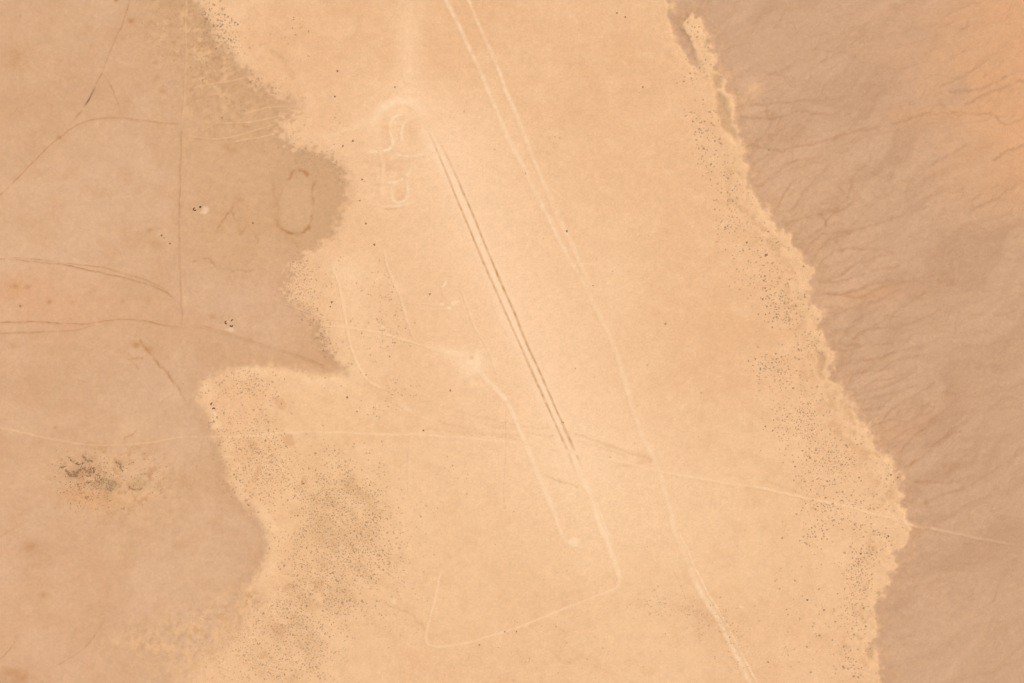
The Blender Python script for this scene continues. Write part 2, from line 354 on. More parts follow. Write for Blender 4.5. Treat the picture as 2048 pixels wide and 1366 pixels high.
# crusty ground round the rock outcrops, and in the south
cr = np.clip(blob(232, 962, 140, 72, 8, 1.6) * (1 + 0.3 * n40), 0, 1)
mixc(P, lin(229, 182, 136), cr * (0.3 + 0.7 * S(-0.1, 0.6, fbm(U, V, 16, 3, 5))))
mixc(P, lin(200, 149, 103), 0.75 * cr * S(0.15, 0.75, fbm(U, V, 10, 3, 1)))
mixc(P, lin(218, 162, 112), 0.5 * np.clip(blob(215, 1005, 50, 16) + blob(160, 990, 50, 16), 0, 1))
so = np.clip(blob(385, 1250, 75, 42, -10) + blob(430, 1320, 130, 70, -25) + blob(480, 1205, 50, 30, -30) + blob(270, 1290, 70, 26, -10) * 0.7, 0, 1)
mixc(P, lin(231, 184, 137), so * S(-0.25, 0.6, fbm(U, V, 15, 3, 2)))
mixc(P, lin(206, 158, 113), 0.6 * so * S(0.1, 0.7, fbm(U, V, 8, 3, 4)))
mixc(P, lin(234, 188, 141), 0.3 * so * S(0.25, 0.8, fbm(U, V, 9, 2, 0)))
for (a, b, r, k) in [(30,572,6,.7),(55,574,6,.6),(98,604,6,.6),(40,612,4,.6),(26,690,9,.4),(246,602,5,.5),(262,42,7,.6),(232,0,4,.8),(183,90,4,.5),(117,274,5,.5),(300,460,7,.4),(312,488,9,.5),
                     (85,1190,7,.5),(30,1360,40,.5),(60,1095,16,.4),(35,118,30,.3),(230,840,12,.4),(110,856,4,.5),(296,600,9,.25),(145,604,5,.4),(425,632,6,.5),(435,690,6,.3),(340,710,8,.3),(20,75,4,.5),(40,32,3,.5),
                     (325,182,6,.45),(310,125,5,.4),(315,155,7,.4),(360,410,6,.3),(460,300,12,.5),(475,400,8,.4),(300,695,12,.6),(272,690,8,.6)]:
    mixc(P, lin(192, 138, 90), np.clip(k * blob(a, b, r, r * 0.8) * (1 + 0.6 * n14), 0, 1))
gw = 1 + 0.5 * n14
mixc(P, lin(180, 140, 97), np.clip(gw * (0.8 * blob(223, 968, 12, 13, 0, 1.3) + 0.75 * blob(203, 965, 10, 9) + 0.4 * blob(215, 990, 9, 14)), 0, 0.85))
mixc(P, lin(190, 141, 97), np.clip(gw * (0.5 * blob(150, 946, 22, 12, 0) + 0.5 * blob(182, 942, 16, 9) + 0.35 * blob(172, 920, 16, 9, 25) + 0.35 * blob(241, 932, 9, 10)), 0, 0.7))
mixc(P, lin(204, 166, 120), 0.75 * blob(276, 968, 17, 14, 0, 1.5)); mixc(P, lin(196, 152, 108), 0.6 * blob(262, 974, 7, 5, 30))
mixc(P, lin(232, 190, 150), 0.5 * blob(345, 790, 22, 12) + 0.45 * blob(350, 712, 12, 8))
mixc(P, lin(232, 186, 142), 0.8 * blob(370, 600, 5, 11)); mixc(P, lin(230, 186, 144), 0.6 * blob(408, 572, 10, 7, 20))
mixc(P, lin(228, 184, 142), 0.5 * blob(250, 850, 70, 25) )
mixc(P, lin(184, 131, 84), np.clip(0.85 * PL * np.clip(0.75 + 0.9 * n14, 0.1, 1.3), 0, 1))
stip = S(440, 500, U) * (1 - S(705, 745, V)) * (1 - 0.9 * blob(672, 400, 80, 130, 0, 2)) + S(1150, 1200, V)
sw = S(1170, 1230, V)
RG = lines_field([(catmull(p, 5), w, a, b) for p, w, a, b in [([(576,360),(584,346),(597,340),(607,343),(615,351)],3.4,.5,.7),([(628,364),(624,384),(624,398),(628,412)],3.2,.4,.9),([(564,459),(578,467),(592,469),(604,465),(619,454)],3.2,.85,.9),([(626,425),(624,440),(619,454)],2.6,.3,.4),([(576,360),(562,385),(556,415),(556,445),(564,459)],2.6,.3,.35)]], wsm)
mixc(P, lin(186, 134, 88), np.clip(0.6 * RG * np.clip(0.85 + 0.6 * n14, 0.2, 1.3), 0, 1))
mw = S(-11 - 34 * sw, 11 + 30 * sw, dW + 12 * sw * n40 + (6 + 9 * stip) * fbm(U, V, 7.5, 2, 3) + 7 * stip * n14)
C += (P - C) * mw[..., None]
rim = np.exp(-((dW + 13) / 14) ** 2) * S(690, 740, V) * (1 - S(1180, 1240, V))
mixc(C, lin(248, 204, 157), 0.6 * rim * (1 - mw) * np.clip(0.75 + 0.8 * n40, 0, 1.2))
mixc(C, lin(213, 163, 118), 0.22 * np.exp(-((dW - 12) / 13) ** 2) * np.clip(0.8 + 0.7 * n40, 0, 1.5) * S(560, 640, V))

# --- the gullied slope on the east
Q = np.empty_like(C); Q[:] = lin(211, 168, 132)
ca, sa = math.cos(math.radians(33)), math.sin(math.radians(33))
al = ca * U - sa * V; ac = sa * U + ca * V
bend = 40 * n120
q1 = fbm(al / 6.0, ac + bend, 34, 3, 5); q2 = fbm(al / 9.0, ac + bend, 12, 2, 2)
mixc(Q, lin(201, 157, 122), 0.85 * S(0.0, 0.9, q1 + 0.3 * q2))
mixc(Q, lin(218, 174, 138), 0.85 * S(0.0, 0.9, -q1 - 0.3 * q2))
mixc(Q, lin(205, 161, 125), 0.55 * blob(1800, 120, 150, 160) + 0.45 * blob(1960, 720, 160, 240) + 0.35 * blob(1950, 1200, 140, 160))
mixc(Q, lin(219, 173, 132), 0.5 * blob(1620, 420, 90, 150, -25))
org = np.clip(S(-130, 190, (U - 1830) - 0.55 * (V - 170) * np.sign(V - 170) + 90 * n120 + 50 * n60), 0, 1) * (1 - S(330, 480, V + 40 * n60))
mixc(Q, lin(222, 171, 125), 0.85 * org)
mixc(Q, lin(226, 169, 125), 0.75 * np.clip(blob(2080, 190, 190, 170) + 0.8 * blob(2080, 30, 190, 110) + 0.5 * blob(2070, 360, 90, 60), 0, 1) * np.clip(0.75 + 0.6 * n60 + 0.3 * n40, 0, 1))
mixc(Q, lin(226, 170, 122), 0.5 * blob(1900, 228, 110, 14, -4))
mixc(Q, lin(219, 165, 120), 0.5 * blob(1740, 590, 70, 20, -8) + 0.35 * blob(1700, 905, 200, 30, -25))
mixc(Q, lin(236, 188, 140), 0.65 * blob(1510, 178, 19, 17, 0, 1.5) + 0.35 * blob(1480, 205, 24, 22))
spk = S(0.15, 0.65, fbm(U, V, 11, 3, 7)) * np.exp(-(dE / 30) ** 2) * S(-2, 5, dE)
mixc(Q, lin(231, 184, 137), 0.65 * spk)
mixc(Q, lin(186, 139, 101), np.clip(0.7 * G * (0.85 + 0.4 * n14), 0, 1))
mixc(Q, lin(203, 157, 117), 0.4 * np.exp(-((dE - 10) / 14) ** 2))
me = S(-3.5, 3.5, dE + 2.5 * n14)
# broken margin of the plain above the scarp
band = S(-75, -12, dE) * (1 - me) * S(150, 330, V)
br = fbm(U + wu, V + wv, 17, 3, 4)
mixc(C, lin(220, 171, 125), 0.95 * band * S(-0.05, 0.55, br + 0.3 * n40))
mixc(C, lin(245, 200, 151), 0.6 * np.exp(-((dE + 12) / 15) ** 2) * S(-0.1, 0.6, br + 0.5 * n14) * (1 - me))
mixc(C, lin(241, 194, 145), 0.3 * S(-30, -8, dE) * (1 - me))
mixc(C, lin(213, 168, 124), 0.92 * mH)
C += (Q - C) * me[..., None]
# fine mottling of every soil
C *= (1 + 0.03 * fbm(U, V, 5.0, 2, 1) + 0.014 * n14)[..., None]

# ------------------------------------------------------------------ materials
def soil_material(name, rough=0.95, grain=0.075):
    m = bpy.data.materials.new(name); m.use_nodes = True
    nt = m.node_tree; nd = nt.nodes; lk = nt.links
    b = nd['Principled BSDF']; b.inputs['Roughness'].default_value = rough
    b.inputs['Specular IOR Level'].default_value = 0.12
    at = nd.new('ShaderNodeAttribute'); at.attribute_name = 'soil'
    geo = nd.new('ShaderNodeNewGeometry')
    n1 = nd.new('ShaderNodeTexNoise'); n1.inputs['Scale'].default_value = 0.28; n1.inputs['Detail'].default_value = 3.0
    n2 = nd.new('ShaderNodeTexNoise'); n2.inputs['Scale'].default_value = 0.075; n2.inputs['Detail'].default_value = 4.0
    lk.new(geo.outputs['Position'], n1.inputs['Vector']); lk.new(geo.outputs['Position'], n2.inputs['Vector'])
    r1 = nd.new('ShaderNodeMapRange'); r1.inputs['From Min'].default_value = 0.25; r1.inputs['From Max'].default_value = 0.75
    r1.inputs['To Min'].default_value = 1 - grain; r1.inputs['To Max'].default_value = 1 + grain
    r2 = nd.new('ShaderNodeMapRange'); r2.inputs['From Min'].default_value = 0.25; r2.inputs['From Max'].default_value = 0.75
    r2.inputs['To Min'].default_value = 0.97; r2.inputs['To Max'].default_value = 1.03
    lk.new(n1.outputs['Fac'], r1.inputs['Value']); lk.new(n2.outputs['Fac'], r2.inputs['Value'])
    mu = nd.new('ShaderNodeMath'); mu.operation = 'MULTIPLY'
    lk.new(r1.outputs['Result'], mu.inputs[0]); lk.new(r2.outputs['Result'], mu.inputs[1])
    vm = nd.new('ShaderNodeVectorMath'); vm.operation = 'SCALE'
    lk.new(at.outputs['Color'], vm.inputs[0]); lk.new(mu.outputs[0], vm.inputs['Scale'])
    lk.new(vm.outputs[0], b.inputs['Base Color'])
    bp = nd.new('ShaderNodeBump'); bp.inputs['Strength'].default_value = 0.35; bp.inputs['Distance'].default_value = 0.25
    lk.new(n1.outputs['Fac'], bp.inputs['Height']); lk.new(bp.outputs['Normal'], b.inputs['Normal'])
    return m

M_PLAIN = soil_material('sandy_plain_soil'); M_PAN = soil_material('pan_silt', grain=0.055); M_SLOPE = soil_material('slope_gravel', grain=0.06)
M_TRACK = soil_material('packed_track_dirt', 0.9, 0.06)

def flat_material(name, rgb, var=0.25, scale=0.8, rough=0.95):
    m = bpy.data.materials.new(name); m.use_nodes = True
    nt = m.node_tree; nd = nt.nodes; lk = nt.links
    b = nd['Principled BSDF']; b.inputs['Roughness'].default_value = rough; b.inputs['Specular IOR Level'].default_value = 0.1
    geo = nd.new('ShaderNodeNewGeometry'); n = nd.new('ShaderNodeTexNoise'); n.inputs['Scale'].default_value = scale; n.inputs['Detail'].default_value = 3
    lk.new(geo.outputs['Position'], n.inputs['Vector'])
    cr = nd.new('ShaderNodeValToRGB'); e = cr.color_ramp.elements
    e[0].position = 0.3; e[1].position = 0.7
    e[0].color = (*[c * (1 - var) for c in rgb], 1); e[1].color = (*[min(1, c * (1 + var)) for c in rgb], 1)
    lk.new(n.outputs['Fac'], cr.inputs['Fac']); lk.new(cr.outputs['Color'], b.inputs['Base Color'])
    return m
M_SHRUB = flat_material('dry_shrub_twigs', (0.53, 0.333, 0.184), 0.3, 0.12)
M_SHRUBD = flat_material('dark_shrub_twigs', (0.30, 0.18, 0.09), 0.3, 0.2)
M_ROCK = flat_material('dark_outcrop_rock', (0.29, 0.18, 0.098), 0.3, 0.35)
M_ROCKG = flat_material('grey_outcrop_rock', (0.39, 0.255, 0.132), 0.2, 0.35)
M_ROCKR = flat_material('rusty_outcrop_rock', (0.42, 0.22, 0.11), 0.3, 0.35)
M_PEN = flat_material('piled_brushwood', (0.10, 0.062, 0.035), 0.35, 1.2)
M_HEAP = flat_material('pale_dug_earth', (0.70, 0.47, 0.30), 0.10, 0.25)

# ------------------------------------------------------------------ building helpers
def set_smooth(me_):
    me_.polygons.foreach_set('use_smooth', np.ones(len(me_.polygons), bool))

def mesh_from(name, verts, quads, cols=None, mat=None, tris=None):
    me_ = bpy.data.meshes.new(name)
    nv = len(verts); nq = 0 if quads is None else len(quads); ntr = 0 if tris is None else len(tris)
    me_.vertices.add(nv); me_.vertices.foreach_set('co', np.asarray(verts, np.float32).ravel())
    idx = []; st_ = []; tot = 0
    if nq: idx.append(np.asarray(quads, np.int32).ravel()); st_.append(np.arange(nq) * 4); tot = nq * 4
    if ntr: idx.append(np.asarray(tris, np.int32).ravel()); st_.append(tot + np.arange(ntr) * 3)
    idx = np.concatenate(idx).astype(np.int32); st_ = np.concatenate(st_).astype(np.int32)
    me_.loops.add(len(idx)); me_.loops.foreach_set('vertex_index', idx)
    me_.polygons.add(nq + ntr); me_.polygons.foreach_set('loop_start', st_)
    me_.update(calc_edges=True)
    if cols is not None:
        a = me_.attributes.new('soil', 'FLOAT_COLOR', 'POINT')
        c4 = np.ones((nv, 4), np.float32); c4[:, :3] = cols
        a.data.foreach_set('color', c4.ravel())
    if mat: me_.materials.append(mat)
    return me_

def link(name, me_, parent=None, loc=(0, 0, 0), rz=0, sc=1.0):
    o = bpy.data.objects.new(name, me_); COL.objects.link(o)
    o.location = loc; o.rotation_euler = (0, 0, rz)
    o.scale = (sc, sc, sc) if not hasattr(sc, '__len__') else sc
    if parent: o.parent = parent
    return o

def tag(o, label=None, cat=None, group=None, kind=None):
    if label: o['label'] = label
    if cat: o['category'] = cat
    if group: o['group'] = group
    if kind: o['kind'] = kind
    return o

# ------------------------------------------------------------------ the ground
XYZ = np.stack([U - 1024, 683 - V, Z], -1).reshape(-1, 3)
CC = np.clip(C, 0.005, 0.95).reshape(-1, 3)
ii = np.arange(NV * NU, dtype=np.int32).reshape(NV, NU)
Q4 = np.stack([ii[1:, :-1], ii[1:, 1:], ii[:-1, 1:], ii[:-1, :-1]], -1)
cellW = (dW[1:, 1:] > 0); cellE = (dE[1:, 1:] > 0) & ~cellW
def ground_piece(name, sel, mat):
    q = Q4[sel].reshape(-1, 4)
    used = np.zeros(NV * NU, bool); used[q.ravel()] = True
    remap = np.cumsum(used).astype(np.int32) - 1
    me_ = mesh_from(name, XYZ[used], remap[q], CC[used], mat); set_smooth(me_)
    return tag(link(name, me_), kind='structure')
tag(ground_piece('desert_plain', ~cellW & ~cellE, M_PLAIN), 'pale sandy desert plain running down the middle with the runway on it')
tag(ground_piece('dry_pan', cellW, M_PAN), 'smooth pinkish dry pan along the left side')
tag(ground_piece('gullied_slope', cellE, M_SLOPE), 'brown gullied slope along the right side turning orange at top right')

# ------------------------------------------------------------------ runway and tracks, draped on the ground
lift = [0.10]
def strip(name, pts, hw, rgb, strength=1.0, label=None, parent=None, prof='soft', jit=1.0, patchy=0.35, fade=(26, 26), extra=0.0, centre=0.0):
    p = catmull(pts, 4.0)
    d = np.gradient(p, axis=0); L = np.hypot(d[:, 0], d[:, 1]) + 1e-6
    nx, ny = -d[:, 1] / L, d[:, 0] / L
    s = np.concatenate([[0], np.cumsum(np.hypot(*np.diff(p, axis=0).T))])
    sd = rng.uniform(0, 200)
    wob = jit * (fbm(s + sd * 7, s * 0 + sd, 34, 2, 3) + 0.4 * fbm(s + sd * 3, s * 0 + sd, 9, 1, 1))
    if prof == 'soft':
        off = np.array([-1, -.62, -.3, 0, .3, .62, 1]); wt = np.array([0, .35, .9, 1, .9, .35, 0])
    elif prof == 'twin':
        off = np.array([-1, -.7, -.5, -.25, 0, .25, .5, .7, 1]); wt = np.array([0, .9, .95, .5, .3, .5, .95, .9, 0])
    else:
        off = np.array([-1, -.8, -.4, 0, .4, .8, 1]); wt = np.array([0, .8, 1, 1, 1, .8, 0])
    widen = 1 + 0.22 * fbm(s + sd * 11, s * 0 + sd, 60, 2, 5)
    PU = p[:, 0, None] + (nx * wob)[:, None] + nx[:, None] * off * hw * widen[:, None]
    PV = p[:, 1, None] + (ny * wob)[:, None] + ny[:, None] * off * hw * widen[:, None]
    lift[0] += 0.006
    z = sample(Z, PU, PV) + lift[0] + extra + centre * wt[None, :]
    base = sample(C, PU, PV)
    al_ = strength * (1 - patchy * np.clip(0.5 + 0.9 * fbm(s + sd, s * 0 + sd * 2, 50, 3, 2), 0, 1.3)) * (1 + 0.25 * fbm(s + sd, s * 0 - sd, 10, 2, 6))
    al_ = al_ * np.clip(s / max(1, fade[0]), 0, 1) * np.clip((s[-1] - s) / max(1, fade[1]), 0, 1)
    mm = np.clip(al_[:, None] * wt[None, :] * (1 + 0.45 * fbm(PU, PV, 6, 2, 4)), 0, 1)[..., None]
    col = base + (lin(*rgb) - base) * mm
    n, k = PU.shape
    verts = np.stack([PU - 1024, 683 - PV, z], -1).reshape(-1, 3)
    a = np.arange(n * k).reshape(n, k)
    q = np.stack([a[:-1, :-1], a[:-1, 1:], a[1:, 1:], a[1:, :-1]], -1).reshape(-1, 4)
    # faces look up
    e1 = verts[q[0, 1]] - verts[q[0, 0]]; e2 = verts[q[0, 3]] - verts[q[0, 0]]
    if e1[0] * e2[1] - e1[1] * e2[0] < 0: q = q[:, ::-1]
    me_ = mesh_from(name, verts, q, np.clip(col.reshape(-1, 3), 0.005, 0.95), M_TRACK); set_smooth(me_)
    o = link(name, me_, parent)
    if parent is None: tag(o, label, None, None, 'structure')
    return o

BR = (255, 217, 175)
runway = strip('runway', [(848,248),(864,282),(898,346),(933,420),(975,520),(1020,628),(1047,690),(1094,798),(1122,860),(1144,908),(1166,962)], 21, (255,216,175), 0.95,
               'long straight graded dirt runway with two thin dark edge lines', prof='soft', jit=0, patchy=0.12, fade=(60, 60))
strip('edge_line', [(849,251),(864,278),(890,340),(915,401),(941,463),(969,530),(992,581),(1020,645),(1041,692),(1059,733),(1087,795),(1115,857),(1136,905),(1159,970)], 3.4, (206,157,107), 0.62, parent=runway, jit=.3, patchy=.12, fade=(120, 110), extra=.02)
strip('edge_line', [(868,262),(884,292),(907,340),(925,381),(951,442),(974,499),(1002,565),(1026,619),(1054,688),(1082,749),(1102,795),(1128,854),(1151,905),(1166,938)], 3.6, (202,152,103), 0.68, parent=runway, jit=.3, patchy=.12, fade=(160, 60), extra=.02)

T = 'track'
strip(T, [(886,-40),(892,0),(915,45),(950,120),(985,200),(1010,260),(1050,340),(1090,420),(1130,500),(1170,570),(1195,620),(1222,675),(1240,730),(1258,790),(1285,870),(1310,920),(1325,965),(1338,1010),(1348,1055),(1370,1110),(1390,1160),(1415,1205),(1440,1245),(1470,1305),(1500,1366),(1525,1410)], 7.2, BR, 0.56, 'long pale vehicle track running beside the runway from top edge to bottom right', patchy=.4)
strip(T, [(1352,1050),(1380,1112),(1402,1160),(1428,1206),(1452,1246),(1482,1304),(1514,1366),(1540,1415)], 3.6, BR, 0.5, 'thin faint strand hugging the right side of the long track near the bottom', patchy=.5)
strip(T, [(915,-40),(937,0),(955,45),(990,120),(1015,190),(1040,245),(1065,310),(1090,370),(1115,430),(1140,480),(1165,535),(1185,585)], 6.6, (254,214,171), 0.66, 'fainter pale track right of the long runway-side track in the upper half', patchy=.5)
strip(T, [(930,712),(955,738),(980,765),(1000,785),(1020,815),(1045,870),(1065,920),(1090,980),(1110,1030),(1125,1070),(1138,1090)], 7.0, BR, 0.8, 'pale track left of the runway ending at a small pale turning spot', patchy=.35)
strip(T, [(1160,945),(1175,975),(1187,1000),(1200,1045),(1215,1080),(1228,1120),(1238,1150),(1239,1164),(1232,1176),(1216,1184)], 8.0, BR, 1.0, 'pale track continuing from the lower end of the runway', patchy=.3, fade=(26, 2))
strip(T, [(1186,985),(1198,1020),(1210,1050),(1225,1082)], 3.2, BR, 0.7, 'short thin pale track beside the runway extension', patchy=.3)
strip(T, [(1240,1166),(1228,1179),(1180,1197),(1110,1225),(1050,1249),(1000,1267),(950,1280),(900,1291),(865,1292),(852,1276),(862,1230),(872,1190),(885,1130)], 4.2, (248,205,160), 1.00, 'faint pale track curving along the bottom left from the runway end', patchy=.4, fade=(2, 26))
strip(T, [(-60,845),(0,855),(50,866),(100,878),(170,889),(230,890),(300,885),(350,876),(410,873)], 3.2, (238,192,145), 0.62, 'thin pale cross road over the pan from the left edge', patchy=.4)
strip(T, [(395,873),(500,871),(600,864),(750,868),(850,870),(930,875),(1000,881),(1075,891)], 4.0, (251,209,163), 0.55, 'thin pale cross road over the plain left of the runway', patchy=.3)
strip(T, [(1060,888),(1150,905),(1250,925),(1330,944),(1400,957),(1480,969),(1560,984),(1620,997),(1700,1014),(1760,1031),(1810,1044),(1880,1060),(1950,1075),(2048,1092),(2120,1105)], 4.4, (251,209,163), 0.75, 'thin pale cross road from the runway to the right edge', patchy=.45, extra=.1, fade=(26, 520))
strip(T, [(1780,1036),(1812,1046),(1850,1056)], 5.0, (246,202,158), 0.4, 'short bright ramp where the cross road drops over the scarp', patchy=.2, extra=.15)
strip(T, [(742,268),(745,246),(754,228),(772,212),(796,203),(822,203),(842,216),(856,240)], 14.0, (255,220,179), 0.85, 'broad pale turning loop at the head of the runway', patchy=.35, fade=(60, 60))
strip(T, [(716,210),(730,211),(741,219),(746,232)], 4.0, (250,207,161), 0.6, 'short pale arc outside the turning loop on its left', patchy=.3)
strip(T, [(726,305),(748,303),(770,301),(785,291),(784,276),(780,258),(782,241),(792,231),(815,226)], 5.0, (255,220,179), 0.7, 'inner pale loop just inside the runway head turning loop', patchy=.35)
strip(T, [(804,286),(803,268),(806,250),(814,240),(826,233)], 5.0, (255,220,179), 0.6, 'smallest innermost pale arc at the runway head', patchy=.3)
strip(T, [(785,290),(794,308),(815,312),(842,309),(872,309)], 4.5, (255,220,179), 0.5, 'faint pale link from the runway to the wheel marks', patchy=.3)
strip(T, [(822,314),(825,332),(818,346),(810,356),(786,366),(757,362)], 5.0, (255,220,179), 0.5, 'wavy pale wheel mark below the turning loops, upper strand', patchy=.45)
strip(T, [(811,352),(815,370),(816,388),(811,401),(794,406),(785,398),(784,380),(786,366)], 4.4, (255,220,179), 0.5, 'boxy pale wheel mark ring below the turning loops', patchy=.35)
strip(T, [(840,396),(826,404),(812,409),(790,412),(762,414)], 4.4, (255,220,179), 0.45, 'pale crosswise wheel mark at the foot of the loops', patchy=.4)
strip(T, [(742,250),(720,254),(690,260),(662,270),(636,278)], 6.0, (247,203,157), 0.7, 'short pale track leading left from the turning loops', patchy=.4)
strip(T, [(756,285),(764,312),(768,340),(764,372),(766,404)], 6.5, (249,206,160), 0.6, 'broad faint upright wheel mark left of the boxy ring', patchy=.5)
strip(T, [(862,400),(864,430),(860,456),(842,474),(812,482),(800,492)], 4.0, (247,203,157), 0.6, 'faint curved pale wheel mark left of the runway', patchy=.4)
strip(T, [(690,530),(680,525),(670,530),(667,541),(674,552),(682,585),(688,620),(696,660),(704,696),(716,730),(736,760),(775,779)], 4.0, (251,208,162), 0.95, 'pale track with a hooked top end running down the plain left edge', patchy=.35)
strip(T, [(795,806),(812,816),(832,826)], 6.0, (251,208,162), 0.90, 'short pale smear at the lower end of the hooked track', patchy=.3)
strip(T, [(768,495),(778,540),(800,590),(815,640),(832,685)], 3.6, (248,205,160), 0.90, 'faint pale track right of the hooked track', patchy=.45)
strip(T, [(640,650),(700,655),(770,668),(830,685),(880,704),(925,714)], 4.0, (248,205,158), 0.90, 'pale track leading across to the bright worked ground', patchy=.4)
strip(T, [(920,570),(935,610),(950,650),(968,684),(986,720),(1000,765)], 3.6, (250,207,162), 0.85, 'faint pale track between the runway and the small pale heaps', patchy=.4)
strip(T, [(815,605),(860,607),(905,607)], 2.6, (249,206,160), 0.5, 'thin pale line leading to the pale heaps, upper one', patchy=.4)
strip(T, [(828,618),(860,617),(896,617)], 2.6, (249,206,160), 0.5, 'thin pale line leading to the pale heaps, lower one', patchy=.4)
strip(T, [(1014,840),(1015,900),(1012,960),(1010,1010)], 2.6, (246,202,157), 0.45, 'faint upright pale line crossing the cross road left of the runway', patchy=.4)
strip(T, [(822,870),(820,930),(818,990)], 5.0, (245,201,155), 0.4, 'faint broad upright pale line below the cross road', patchy=.4)
for i, (pp, lb) in enumerate([([(375,272),(450,276),(520,257),(600,232),(700,196),(760,184)], 'pale streaked track crossing the pan margin towards the runway head'),
        ([(385,178),(420,168),(470,160),(500,150)], 'short pale wheel streak high on the pan margin'), ([(430,246),(520,241),(590,222)], 'pale wheel streak just above the streaked track'),
        ([(450,285),(520,274),(565,262)], 'pale wheel streak just below the streaked track'), ([(480,230),(540,214),(600,214)], 'pale wheel streak ending at the notch in the plain edge')]):
    strip(T, pp, 2.8, (236,190,142), 0.6, lb, patchy=.5)
strip(T, [(560,606),(600,618),(650,634),(690,640)], 2.4, (240,194,146), 0.5, 'thin pale streak entering the plain above the pale cross track', patchy=.4)
BK = (186, 131, 84)
strip(T, [(-50,435),(0,390),(30,360),(60,330),(100,290),(130,265),(150,252),(185,240),(235,235),(280,240),(330,246),(365,247)], 2.8, BK, 0.55, 'curved brown track sweeping across the upper pan to the left edge', patchy=.5)
strip(T, [(140,250),(165,218),(180,195),(192,168),(204,142),(225,90),(245,45),(262,-10)], 2.4, (182,130,84), 0.42, 'thin brown track rising steeply to the top edge of the pan', patchy=.45)
strip(T, [(163,220),(180,196),(193,168)], 3.0, (132,92,58), 0.8, 'short dark gash on the steep brown track', patchy=.2, fade=(24, 20))
strip(T, [(205,140),(220,165),(232,195),(242,215)], 2.2, BK, 0.45, 'short brown track branching down right from the dark gash track', patchy=.3)
strip(T, [(373,-40),(372,100),(370,200),(364,245)], 3.0, (230,184,136), 0.6, 'pale straight upright line on the upper pan margin', patchy=.4)
strip(T, [(364,245),(361,330),(359,430),(360,520),(362,590),(365,655)], 2.6, (190,137,92), 0.5, 'long straight brown line down the pan', patchy=.55)
strip(T, [(-50,517),(0,517),(50,516),(110,523),(160,529),(205,534),(245,545),(290,560),(320,574),(345,590)], 2.2, BK, 0.45, 'upper of two brown tracks curving across the pan', patchy=.5)
strip(T, [(10,517),(60,523),(130,530),(190,543),(240,553),(290,567),(330,582),(355,600)], 2.2, BK, 0.6, 'lower of two brown tracks curving across the pan', patchy=.4)
strip(T, [(-50,646),(0,645),(60,643),(120,646),(165,648),(210,642),(250,638),(290,642),(330,651),(365,654)], 2.4, BK, 0.6, 'brown track ending at the foot of the long straight line', patchy=.4)
strip(T, [(-50,666),(0,666),(60,664),(110,662),(160,658),(195,645)], 2.2, BK, 0.5, 'brown track merging from below at the left edge', patchy=.4)
strip(T, [(390,648),(450,665),(530,690),(600,712),(665,738)], 4.0, (198,147,102), 0.5, 'broad faint brown track running to the sharp notch in the plain', patchy=.5)
strip(T, [(100,1338),(140,1316),(170,1294),(195,1265),(213,1235)], 2.2, BK, 0.35, 'faint brown diagonal track low on the pan', patchy=.5)
strip(T, [(-40,1345),(0,1318),(25,1290),(40,1270)], 2.2, BK, 0.35, 'faint brown track at the lower left edge', patchy=.4)
strip(T, [(-30,1090),(0,1072),(40,1050)], 2.2, BK, 0.4, 'faint brown track at the left edge below the dark rocks', patchy=.3)

# ------------------------------------------------------------------ shrubs
def shrub_arrays(seed, n=26, r=1.0, h=0.5, stems=5):
    """a low twiggy dome: many small tilted leaf sprays spread through its volume"""
    g = np.random.default_rng(seed)
    V_, F_ = [], []
    lob = g.uniform(0, 2 * math.pi, 3); lr = g.uniform(0.1, 0.45, 3)
    for i in range(n):
        a = g.uniform(0, 2 * math.pi); q = math.sqrt(g.random())
        rr = r * q * (0.78 + 0.3 * math.cos(2 * (a - lob[0])) * lr[0] + 0.3 * math.cos(3 * (a - lob[1])))
        z = h * r * (1 - 0.75 * q * q) * g.uniform(0.45, 1.0)
        c = np.array([rr * math.cos(a), rr * math.sin(a), z])
        s = r * g.uniform(0.2, 0.4) * (1.3 if n < 20 else 1.0); t = g.uniform(0, 2 * math.pi); tl = g.uniform(-0.35, 0.35)
        e1 = np.array([math.cos(t), math.sin(t), tl * 0.7]) * s; e2 = np.array([-math.sin(t), math.cos(t), g.uniform(-0.3, 0.3)]) * s * 0.75
        b = len(V_)
        V_ += [c - e1, c + e2 * 0.9, c + e1 * 1.1, c - e2]
        F_ += [(b, b + 3, b + 2, b + 1)]
    # stems from the root to the sprays
    for i in range(stems):
        a = g.uniform(0, 2 * math.pi); c = np.array([math.cos(a) * .55 * r, math.sin(a) * .55 * r, h * r * .7]); sd = np.array([-math.sin(a), math.cos(a), 0]) * .045 * r
        b = len(V_); V_ += [-sd, sd, c + sd * .5, c - sd * .5]; F_ += [(b, b + 1, b + 2, b + 3)]
    return np.array(V_), np.array(F_)

SHV = [shrub_arrays(100 + i, 30) for i in range(7)]
SHM = [mesh_from('shrub', v, f, None, M_SHRUB) for v, f in SHV]
SHMD = [mesh_from('shrub', v, f, None, M_SHRUBD) for v, f in SHV]
SHT = [shrub_arrays(300 + i, 12, stems=2) for i in range(8)]      # lighter build for the scrub mass

